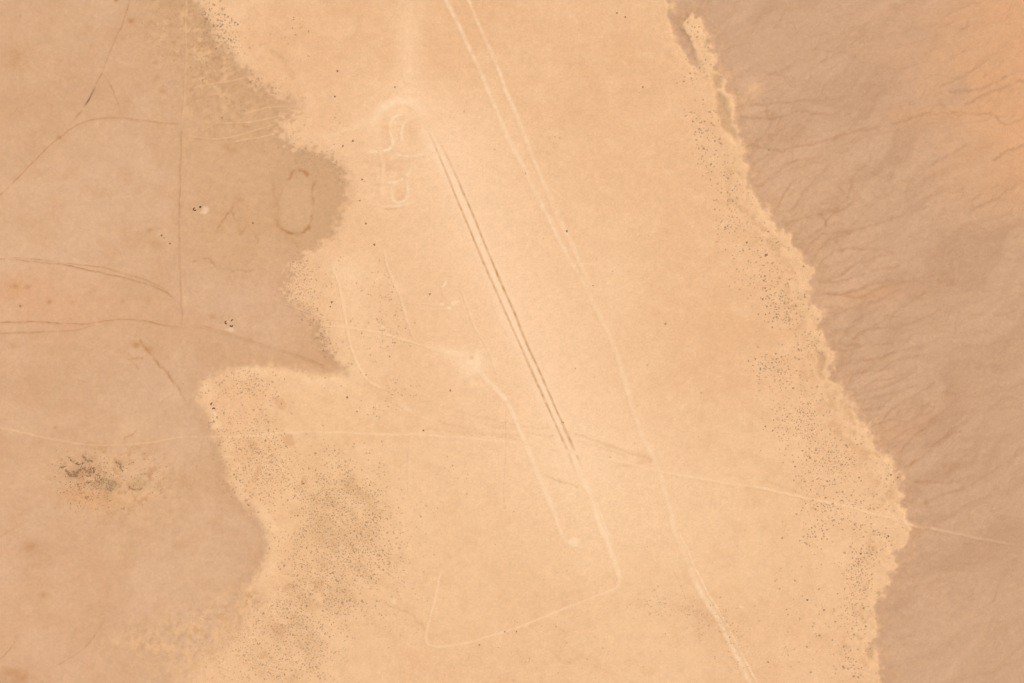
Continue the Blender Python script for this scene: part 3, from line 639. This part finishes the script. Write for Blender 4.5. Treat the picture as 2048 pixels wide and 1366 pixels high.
# zones: (key, u, v, ru, rv, rot, density 0..1, size)
ZN = [('field',690,985,75,62,30,.85,1.0),('field',680,1085,90,85,0,.85,1.0),('field',625,1210,70,140,28,.8,1.0),('field',550,1315,85,75,0,.75,.9),('field',505,920,60,70,0,.65,1.0),('field',570,980,60,60,0,.6,.95),
      ('tip',470,775,60,26,-8,.55,1.0),('tip',530,775,40,26,0,.6,1.0),('tip',445,850,26,40,-20,.4,1.0),('tip',500,835,45,30,0,.3,.9),
      ('notch',598,555,22,50,0,.75,.85),('notch',630,640,22,50,-35,.5,1.0),('notch',610,575,40,40,0,.35,.9),('notch',655,695,16,40,-35,.4,1.1),
      ('centre',750,570,50,30,0,.22,.9),('centre',785,650,26,40,0,.25,.9),('clump',798,782,26,24,0,.5,1.05),('clump',745,815,40,20,0,.12,1.0),('centre',740,690,60,60,0,.12,.8),
      ('north',430,50,30,46,-30,.5,1.2),('north',455,90,30,30,0,.35,1.0),('north',520,165,34,14,30,.35,1.1),('north',580,80,40,50,0,.1,.9),('north',350,45,65,55,0,.5,.75),('north',425,130,65,50,0,.6,.8),('north',480,220,100,60,0,.22,.75),
      ('bay',610,310,50,18,15,.55,1.0),('bay',672,340,16,30,0,.35,1.1),('bay',640,330,50,36,0,.3,.8),('bay',560,320,40,40,0,.25,.75),
      ('scarpN',1412,270,26,60,-10,.32,1.15),('scarpN',1440,350,30,50,-10,.25,1.0),('scarpN',1390,150,30,60,0,.06,1.0),('scarpN',1385,55,8,22,-25,.3,1.2),
      ('scarpM',1470,430,40,50,-20,.35,.95),('scarpM',1520,520,45,50,-20,.45,1.0),('scarpM',1565,605,38,50,-20,.55,1.1),('scarpM',1610,690,36,36,0,.35,.95),('scarpM',1550,740,40,36,0,.4,1.05),
      ('scarpS',1600,830,50,50,-25,.5,.95),('scarpS',1660,920,60,50,0,.45,.95),('scarpS',1670,1000,60,40,0,.4,1.0),('scarpS',1740,1080,40,50,0,.4,1.1),('scarpS',1720,1150,30,40,0,.35,1.0),('scarpS',1640,1060,50,50,0,.14,1.1),('scarpS',1770,950,30,40,0,.3,.9),
      ('corner',1706,1225,26,50,0,.3,1.0),('corner',1708,1310,30,42,0,.45,1.15),('corner',1600,1240,90,90,0,.05,1.0),
      ('lane',1420,1245,48,36,35,.7,.75),('lane',1365,1210,60,26,15,.4,.7),('lane',1470,1290,24,40,-25,.45,.75),('lane',1300,1215,50,20,0,.2,.75),
      ('panS',390,1250,40,24,-10,.45,.7),('panS',470,1300,70,50,-25,.5,.75),('panS',310,1280,60,20,-10,.2,.65),('panR',190,960,80,50,0,.25,.7),('panR',310,940,30,30,0,.3,.75),
      ('field',870,970,60,40,0,.08,.8),('field',820,1070,60,60,0,.08,.8),('field',780,1190,60,90,0,.16,.8),('lane',1080,1300,200,60,0,.03,.8)]
cu_, cv_ = np.meshgrid(np.arange(2, 2046, 4.7), np.arange(2, 1364, 4.7))
cu_ = (cu_ + rng.uniform(-2.2, 2.2, cu_.shape)).ravel(); cv_ = (cv_ + rng.uniform(-2.2, 2.2, cv_.shape)).ravel()
best = np.full(len(cu_), 0.0025); bk = np.full(len(cu_), -1); tot = np.full(len(cu_), 0.0025)
for i, (key, u, v, ru, rv, ro, dn, sz) in enumerate(ZN):
    ca, sa = math.cos(math.radians(ro)), math.sin(math.radians(ro))
    A = cu_ - u; B = cv_ - v
    w = dn * np.exp(-(((A * ca + B * sa) / ru) ** 2 + ((-A * sa + B * ca) / rv) ** 2) ** 1.2)
    tot += 1.3 * w; bk = np.where(w > best, i, bk); best = np.maximum(best, w)
fst = fbm(0.77 * cu_ + 0.64 * cv_, 3.0 * (-0.64 * cu_ + 0.77 * cv_), 70, 3, 4)
patch = np.clip(0.95 + 0.5 * fbm(cu_, cv_, 34, 3, 4) + 0.55 * fst, 0.12, 1.5)
acc = rng.random(len(cu_)) < np.minimum(tot, 0.9) * patch
dEc = sample(dE, cu_, cv_); dHc = sample(dH, cu_, cv_)
acc &= (dEc < 1.0) & (dHc < 3)
acc &= ~((bk < 0) & ((sample(dW, cu_, cv_) > 0) | (np.abs(cu_ - (842 + 0.4345 * (cv_ - 235))) < 70)))
sel = np.nonzero(acc)[0]
pu, pv, pk = cu_[sel], cv_[sel], bk[sel]
zs = np.array([ZN[k][7] if k >= 0 else 1.0 for k in pk])
pr = np.clip(1.42 * zs * np.exp(rng.normal(-0.03, 0.27, len(pu))), 0.8, 2.9)

# single bushes that stand apart, each described by its surroundings
LONE = [(860,588,2.6,'lone dark shrub on open sand left of the runway, below the pale dash'),(664,604,3.0,'large dark shrub at the plain edge beside the hooked track'),(661,613,2.2,'smaller shrub just below the large dark one at the plain edge'),
 (695,795,3.2,'large lone dark shrub right of the sharp notch, below its tip'),(901,781,2.7,'lone dark shrub below the bright worked ground'),(847,861,2.7,'lone dark shrub just above the cross road left of the runway'),
 (714,823,2.2,'lone shrub below right of the large shrub under the notch'),(732,750,2.2,'shrub at the foot of the hooked pale track'),(790,174,2.3,'lone shrub above the runway head turning loop'),
 (706,282,2.9,'larger of two dark shrubs between the round bay and the turning loops'),(686,292,2.5,'smaller of two dark shrubs between the round bay and the turning loops'),(675,142,3.2,'faint broad shrub on open sand above the notch streaks'),
 (670,193,2.6,'lone shrub beside the pale streaked track near the notch'),(749,489,3.1,'dark shrub at the top end of the faint track right of the hooked one'),(732,447,2.6,'lone dark shrub left of the crosswise wheel marks'),
 (720,401,2.4,'lone shrub right of the round bay, lower one'),(724,359,2.4,'lone shrub right of the round bay, upper one'),(1234,26,2.3,'left shrub of a pair near the top edge on bare plain'),(1251,34,2.3,'right shrub of a pair near the top edge on bare plain'),
 (1286,174,2.2,'lone shrub on bare plain between the long track and the scarp'),(1134,462,3.0,'lone shrub touching the fainter track right of the runway'),(1796,955,2.4,'shrub on the pale rim at the easternmost bulge'),(1782,950,2.3,'shrub just inside the easternmost bulge of the scarp'),
 (1532,510,3.6,'broad brown shrub among small ones inside the scarp rim'),(1722,1107,3.0,'large dark shrub below the cross road near the scarp'),(1777,1072,2.7,'dark shrub below the bright ramp at the scarp'),(1648,1220,2.4,'lone shrub on bare plain at lower right'),
 (1615,1200,2.6,'lone faint shrub left of the lower scarp'),(1010,1263,2.3,'shrub on the faint curving track near the bottom'),(1033,1263,2.2,'shrub beside the faint curving track, right of another'),(959,1290,2.2,'lone shrub under the faint curving track'),
 (323,471,2.7,'dark shrub on the bare pan, upper of a pair'),(340,487,2.4,'dark shrub on the bare pan, lower of a pair'),(328,476,1.9,'small shrub touching the upper dark shrub on the bare pan'),
 (607,967,2.4,'dark shrub on a reddish bare scald in the scrub field'),(1538,300,2.0,'tiny lone shrub at the foot of the upper scarp'),(506,446,2.4,'dark shrub on the pan beside the old shoreline marks'),(120,276,2.4,'lone shrub where two brown tracks meet on the pan'),
 (40,612,2.2,'small dark shrub below the orange patch at the left edge'),(1127,845,1.9,'tiny shrub beside the right edge line of the runway'),(1186,571,1.9,'tiny shrub where the two long tracks join')]
for i, (u, v, r, lb) in enumerate(LONE):
    z = float(sample(Z, u, v))
    tag(link('shrub', SHMD[i % 7], None, (u - 1024, 683 - v, z - 0.05), rng.uniform(0, 6.28), (.85 * r, .85 * r * rng.uniform(.8, 1.1), .85 * r)), lb, 'shrub', 'shrubs standing apart')

ZL = ['in the dense scrub just below the cross road','in the darkest middle of the scrub field','in the slanting lower band of the scrub field','at the very bottom of the scrub field','on the upper left of the scrub field near the pan edge','between the pan edge and the scrub field middle',
 'on the left end of the pale tongue of plain','along the top of the pale tongue under the brown wedge','just below the two dark enclosures on the tongue','in the middle of the pale tongue of plain',
 'on the stippled edge below the round bay','on the left edge of the plain above the sharp notch','scattered right of the stippled edge below the bay','at the tip of the brown wedge notch',
 'round the hooked top of the left track','beside the faint track right of the hooked one','in the small clump below the hooked track','strung out left of the small clump','between the hooked track and its neighbour',
 'on the speckled slope at the top left of the plain','below the top left speckled slope','above the pointed notch with pale streaks','sparsely spread on the upper left plain','beside the pale straight line at the top','on the speckled margin left of the plain edge','among the pale wheel streaks on the pan margin',
 'along the upper rim of the round bay','at the right rim of the round bay','inside the upper part of the round bay','left of the round bay rim',
 'in the first clump left of the upper scarp','below the first clump by the upper scarp','sparsely spread left of the top hollow','on the narrow pale ridge beside the top hollow',
 'where the upper scarp begins to swing right','inside the upper middle scarp bend','in the dark clump beside the middle scarp','by the long hollow of the middle scarp','left of the long hollow beyond the scarp rim',
 'in the fine scrub above the lower scarp bulge','in the wide scrub above the cross road by the scarp','where the cross road crosses the scarp scrub','below the cross road beside the scarp bulge','below the scarp bulge','sparsely spread under the right cross road','near the easternmost scarp rim',
 'beside the straight lower scarp','in the bottom right clump by the small hollow','sparsely spread at the lower right plain',
 'in the fine scrub patch touching the long track','left of the fine scrub patch by the long track','right of the long track near the bottom','strung out left towards the runway end',
 'on the crusty patch low on the pan','on the crusty bottom edge of the pan','left of the crusty patch low on the pan','among the dark rocks on the pan','right of the rocks on the pan',
 'below the cross road right of the scrub field','on open sand right of the scrub field','on the right fringe of the lower scrub band','sparsely spread along the bottom edge']
assert len(ZL) == len(ZN)
order = np.argsort(-pr)
keys = pk
single = [i for i in order if keys[i] >= 0][:255]
for n, i in enumerate(single):
    lb = ('dusty brown shrub ' if ZN[keys[i]][0] in ('field', 'tip', 'north', 'bay', 'panS', 'panR') else 'small dark shrub ') + ZL[keys[i]]
    gname = 'shrubs ' + ZL[keys[i]]
    u, v, r = pu[i], pv[i], pr[i]
    z = float(sample(Z, u, v))
    tag(link('shrub', SHM[n % 7], None, (u - 1024, 683 - v, z - 0.05), rng.uniform(0, 6.28), (r, r * rng.uniform(.75, 1.1), r)), lb, 'shrub', gname)
rest = np.setdiff1d(np.arange(len(pu)), np.array(single))
zz = sample(Z, pu, pv)
for key in list(dict.fromkeys(z[0] for z in ZN)) + ['']:
    ids = [i for i in rest if (ZN[keys[i]][0] if keys[i] >= 0 else '') == key]
    if not ids: continue
    vs, fs, b = [], [], 0
    for i in ids:
        v_, f_ = SHT[i % 8]; a = rng.uniform(0, 6.28); c_, s_ = math.cos(a), math.sin(a)
        R = np.array([[c_, s_, 0], [-s_, c_, 0], [0, 0, 1]]) * pr[i]
        vs.append(v_ @ R + np.array([pu[i] - 1024, 683 - pv[i], zz[i] - 0.04])); fs.append(f_ + b); b += len(v_)
    o = link('scrub', mesh_from('scrub', np.vstack(vs), np.vstack(fs), None, M_SHRUB))
    lab = {'field': 'dense stippled scrub filling the lower left of the plain', 'tip': 'stippled scrub on the pale tongue of plain', 'notch': 'fine scrub along the plain edge above the notch', 'centre': 'thin scrub among the pale tracks left of the runway', 'clump': 'tiny tufts in the small clump below the hooked track',
           'north': 'speckled scrub at the top left margin', 'bay': 'fine scrub fringing the round bay', 'scarpN': 'thin scrub beside the upper right scarp', 'scarpM': 'scrub beside the middle right scarp', 'scarpS': 'wide scrub above the lower right scarp', 'corner': 'scrub beside the bottom right scarp',
           'lane': 'fine scrub patch along the lower long track', 'panS': 'tufts on the crusty bottom of the pan', 'panR': 'tufts among the dark rocks on the pan', '': 'tiny tufts thinly scattered over the open plain'}[key]
    tag(o, lab, None, None, 'stuff')
print('shrubs', len(pu))

# ------------------------------------------------------------------ rock outcrops on the pan
def ridge(pts, w, h, seed):
    """a ragged run of flat rock lumps strewn along a line"""
    g = np.random.default_rng(seed)
    p = catmull(pts, 1.0); L = len(p); vs, fs, b = [], [], 0
    cx, cy = p.mean(0); zc = float(sample(Z, cx, cy))
    for k in range(int(8 + 2.0 * L)):
        q = p[g.integers(L)] + g.normal(0, 0.55 * w, 2); r = w * g.uniform(.25, .75); n = int(g.integers(5, 8)); a0 = g.uniform(0, 6.28)
        zz_ = float(sample(Z, q[0], q[1])) - zc; el = g.uniform(.55, 1.0); ro = g.uniform(0, 3.14)
        for ring, (rr, hz) in enumerate(((1.0, -.2), (.9, .5), (.5, 1.0))):
            for i in range(n):
                t = a0 + 6.283 * i / n; e = g.uniform(.75, 1.2)
                x, y = r * rr * e * math.cos(t), r * rr * e * el * math.sin(t)
                vs.append((q[0] - cx + x * math.cos(ro) - y * math.sin(ro), cy - q[1] + x * math.sin(ro) + y * math.cos(ro), zz_ + h * hz * g.uniform(.8, 1.25)))
        for ring in range(2):
            for i in range(n):
                a_ = b + ring * n + i; c_ = b + ring * n + (i + 1) % n
                fs += [(a_, c_, c_ + n), (a_, c_ + n, a_ + n)]
        for i in range(1, n - 1): fs.append((b + 2 * n, b + 2 * n + i, b + 2 * n + i + 1))
        b += 3 * n
    return np.array(vs), np.array(fs), (cx - 1024, 683 - cy, zc)

OUT = [([(165,911),(169,917),(175,922),(184,922)],2.0,'dark rock streak, topmost of the outcrops on the pan',M_ROCK),
 ([(137,914),(141,920),(147,926)],1.5,'thin rock streak left of the topmost dark streak',M_ROCK),([(152,926),(155,928),(158,929)],2.2,'small dark rock knob above the main cluster',M_ROCK),
 ([(162,929),(165,927),(169,925)],1.7,'short slanting rock beside the dark knob',M_ROCK),([(120,935),(126,934),(131,933)],1.8,'leftmost faint rock of the outcrops',M_ROCK),
 ([(131,940),(136,945),(140,950),(147,952),(152,953),(154,947),(158,941),(162,938)],2.5,'curved dark rock ridge forming the lower left of the main cluster',M_ROCK),
 ([(146,942),(149,947),(147,951)],1.9,'short upright rock inside the curved ridge',M_ROCK),([(164,938),(169,937),(172,941)],2.1,'brown rock between the two main clusters',M_ROCK),
 ([(176,944),(179,938),(185,935),(190,940),(187,944),(179,945)],2.2,'ring shaped dark rock at the right of the main cluster',M_ROCK),([(174,952),(177,952),(181,951)],1.7,'small flat rock under the ring shaped rock',M_ROCK),
 ([(193,949),(199,952),(202,957),(204,961)],2.2,'brown rock above the dark grey mass',M_ROCK),([(197,966),(203,963),(209,959)],4.2,'broad dark grey rock mass in the middle of the outcrops',M_ROCKG),
 ([(183,970),(189,973),(195,977),(203,976)],2.0,'low slanting rock under the dark grey mass',M_ROCKG),([(172,964),(176,964),(181,963)],2.0,'small isolated rock left of the dark grey mass',M_ROCK),
 ([(230,924),(236,926),(241,930),(241,936),(244,942)],1.8,'hooked dark rock streak right of the main cluster',M_ROCK),([(155,967),(156,971),(158,974)],1.7,'small upright rock below the curved ridge',M_ROCK),
 ([(171,996),(174,995),(177,993)],2.2,'lone rusty rock below the outcrops',M_ROCKR),([(216,962),(222,966),(224,972),(220,978)],5.0,'pale grey rock mass right of the dark grey one',M_ROCKG),
 ([(258,975),(266,978),(276,979),(284,977)],2.0,'low brown rock edge under the pale grey flat',M_ROCKR),([(243,1017),(246,1018),(248,1016)],1.8,'small rusty rock at the bottom of the crusty ground',M_ROCKR)]
for i, (p, w, lb, m) in enumerate(OUT):
    v_, q, c = ridge(p, w, 0.22 * w if m is not M_ROCKG else 0.1 * w, 40 + i)
    me_ = mesh_from('rock_outcrop', v_, None, None, m, q)
    tag(link('rock_outcrop', me_, None, tuple(c)), lb, 'rock', 'outcrops on the pan')

g = np.random.default_rng(77); vs, fs, b = [], [], 0
while len(fs) < 420 * 16:
    u, v = g.normal(200, 62), g.normal(957, 28)
    if not (95 < u < 345 and 895 < v < 1035) or g.random() > 0.3 + 0.7 * (math.exp(-((u - 165) / 45) ** 2)): continue
    r = g.uniform(.6, 1.5); z0 = float(sample(Z, u, v)); a0 = g.uniform(0, 6.28)
    for rr, hz in ((1.0, -.15), (.85, .35), (.4, .55)):
        for i in range(4):
            t = a0 + 1.571 * i; e = r * rr * g.uniform(.7, 1.25); vs.append((u - 1024 + e * math.cos(t), 683 - v + e * math.sin(t), z0 + r * hz))
    for ring in range(2):
        for i in range(4):
            p, q = b + ring * 4 + i, b + ring * 4 + (i + 1) % 4; fs += [(p, q, q + 4), (p, q + 4, p + 4)]
    b += 12
tag(link('rubble', mesh_from('rubble', np.array(vs), None, None, M_ROCKR, np.array(fs))), 'brown rubble strewn over the crusty ground round the dark rocks', None, None, 'stuff')

# ------------------------------------------------------------------ small brushwood pens and pale heaps
def pen(u, v, r, a0, a1, w, h, seed, label, cat='pen'):
    g = np.random.default_rng(seed)
    z0 = float(sample(Z, u, v))
    root = bpy.data.objects.new('enclosure', None); COL.objects.link(root); root.location = (u - 1024, 683 - v, z0); root.empty_display_size = 2
    tag(root, label, cat, 'small dark enclosures')
    n = 22; vs = []
    for i in range(n + 1):
        a = math.radians(a0 + (a1 - a0) * i / n); rr = r * (1 + g.normal(0, .06)); hh = h * g.uniform(.7, 1.25) * (0.4 if i in (0, n) else 1); ww = w * g.uniform(.8, 1.2)
        for k, zz_ in ((-1.2, -.3), (-.6, .8), (0.1, 1.0), (.7, .7), (1.2, -.3)):
            q_ = rr + k * ww; vs.append((q_ * math.cos(a), q_ * math.sin(a), hh * zz_ + g.normal(0, .06)))
    a = np.arange((n + 1) * 5).reshape(n + 1, 5)
    q = np.stack([a[:-1, :-1], a[:-1, 1:], a[1:, 1:], a[1:, :-1]], -1).reshape(-1, 4)
    link('wall', mesh_from('wall', np.array(vs), q, None, M_PEN), root)
    for k in range(9):       # loose stakes sticking out of the bank
        t = math.radians(g.uniform(a0, a1)); bx, by = r * math.cos(t), r * math.sin(t); d = g.uniform(0, 6.28); s = .12
        top = (bx + .6 * math.cos(d), by + .6 * math.sin(d), h * 1.7)
        vv = [(bx - s, by, 0), (bx + s, by, 0), (bx, by + s, 0), top]
        link('stake', mesh_from('stake', np.array(vv), None, None, M_PEN, [(0, 1, 3), (1, 2, 3), (2, 0, 3)]), root)
pen(389.5, 418, 2.7, 95, 335, .95, 1.6, 1, 'dark C-shaped enclosure left of the pale heap on the upper pan')
pen(400.5, 413.8, 1.3, 0, 350, .85, 1.6, 2, 'tiny dark round enclosure touching the pale heap on the upper pan')
pen(453, 644.8, 2.8, 100, 290, .95, 1.5, 3, 'dark C-shaped enclosure on the left of the middle pan cluster')
pen(462.5, 651, 2.2, 150, 380, 1.0, 1.5, 4, 'dark enclosure at the bottom of the middle pan cluster')
pen(464.5, 641.5, 1.9, 40, 200, .8, 1.2, 5, 'fainter enclosure at the top of the middle pan cluster')
pen(424, 808, 2.1, 60, 250, 1.0, 1.7, 6, 'upper of two dark enclosures on the pale tongue of plain')
pen(427.5, 818, 2.0, 10, 190, 1.0, 1.7, 7, 'lower of two dark enclosures on the pale tongue of plain')

def heap(u, v, ru, rv, h, rot, label, seed, rgb=(255, 216, 173)):
    g = np.random.default_rng(seed)
    nr, na = 6, 22; vs = [(0, 0, h)]; zc = float(sample(Z, u, v))
    ca, sa = math.cos(math.radians(rot)), math.sin(math.radians(rot)); wob = 1 + .22 * np.interp(np.arange(na + 1), np.linspace(0, na, 8), np.r_[t := g.normal(0, 1, 7), t[0]])
    for i in range(1, nr + 1):
        q_ = i / nr
        for k in range(na):
            a = 2 * math.pi * k / na; x = ru * q_ * wob[k] * math.cos(a); y = rv * q_ * wob[k] * math.sin(a)
            X, Y = ca * x - sa * y, sa * x + ca * y
            z = h * (1 - q_ ** 2) ** 1.4 * (1 + g.normal(0, .18)) - .18 * q_ ** 4 + float(sample(Z, u + X, v - Y)) - zc
            vs.append((X, Y, z + .05))
    tr = [(0, 1 + k, 1 + (k + 1) % na) for k in range(na)]; q = []
    for i in range(nr - 1):
        for k in range(na):
            a = 1 + i * na + k; b = 1 + i * na + (k + 1) % na
            q.append((a, a + na, b + na, b))
    vs = np.array(vs)
    # soil colour: pale spoil thinning out into the surrounding ground
    rad = np.concatenate([[0], np.repeat(np.arange(1, nr + 1) / nr, na)])
    base = sample(C, u + vs[:, 0], v - vs[:, 1])
    m = (np.clip(1.25 - rad ** 2 * 1.25, 0, 1) * np.clip(.85 + .3 * g.normal(0, 1, len(rad)), .4, 1))[:, None]
    me_ = mesh_from('earth_heap', vs, q, np.clip(base + (lin(*rgb) - base) * m, 0, .95), M_PLAIN, tr); set_smooth(me_)
    tag(link('earth_heap', me_, None, (u - 1024, 683 - v, zc)), label, 'earth heap', 'low pale heaps of earth')
heap(408.5, 421, 11, 9.5, .5, 10, 'pale earth heap beside the C-shaped enclosure on the upper pan', 1, (241, 200, 161))
heap(459, 659, 12, 7.5, .4, -10, 'pale earth heap below the middle pan cluster of enclosures', 2, (236, 194, 156))
heap(907, 607, 13, 6, .5, 22, 'pale oblong earth heap left of the runway, largest of its row', 3)
heap(897, 617.5, 7, 4, .4, -15, 'small pale heap at the end of the lower thin line', 4)
heap(884, 608.5, 8, 4, .4, 10, 'small pale heap left of the oblong one', 5)
heap(887, 570, 9, 3.6, .4, 45, 'pale slanting dash of earth above the oblong heap', 6)
heap(1145, 1085, 17, 13, .5, 0, 'pale turning spot heap at the lower end of the left track', 7)
heap(812, 1145, 6, 2.6, .5, 0, 'small pale streak of earth right of the scrub field', 8, (250, 208, 162))
heap(786, 1203, 7, 8, .5, 0, 'round pale earth patch at the corner of the scrub field', 9, (247, 204, 157))
heap(763, 655, 8, 5, .6, 30, 'pale heap above the cross track near the hooked track', 10, (250, 208, 162))
heap(428, 829, 6, 4, .4, -60, 'pale patch below the two enclosures on the tongue', 12, (246, 204, 163))
heap(1481, 1214, 6, 4, .4, 0, 'faint pale patch right of the long track near the bottom', 13, (247, 203, 157))
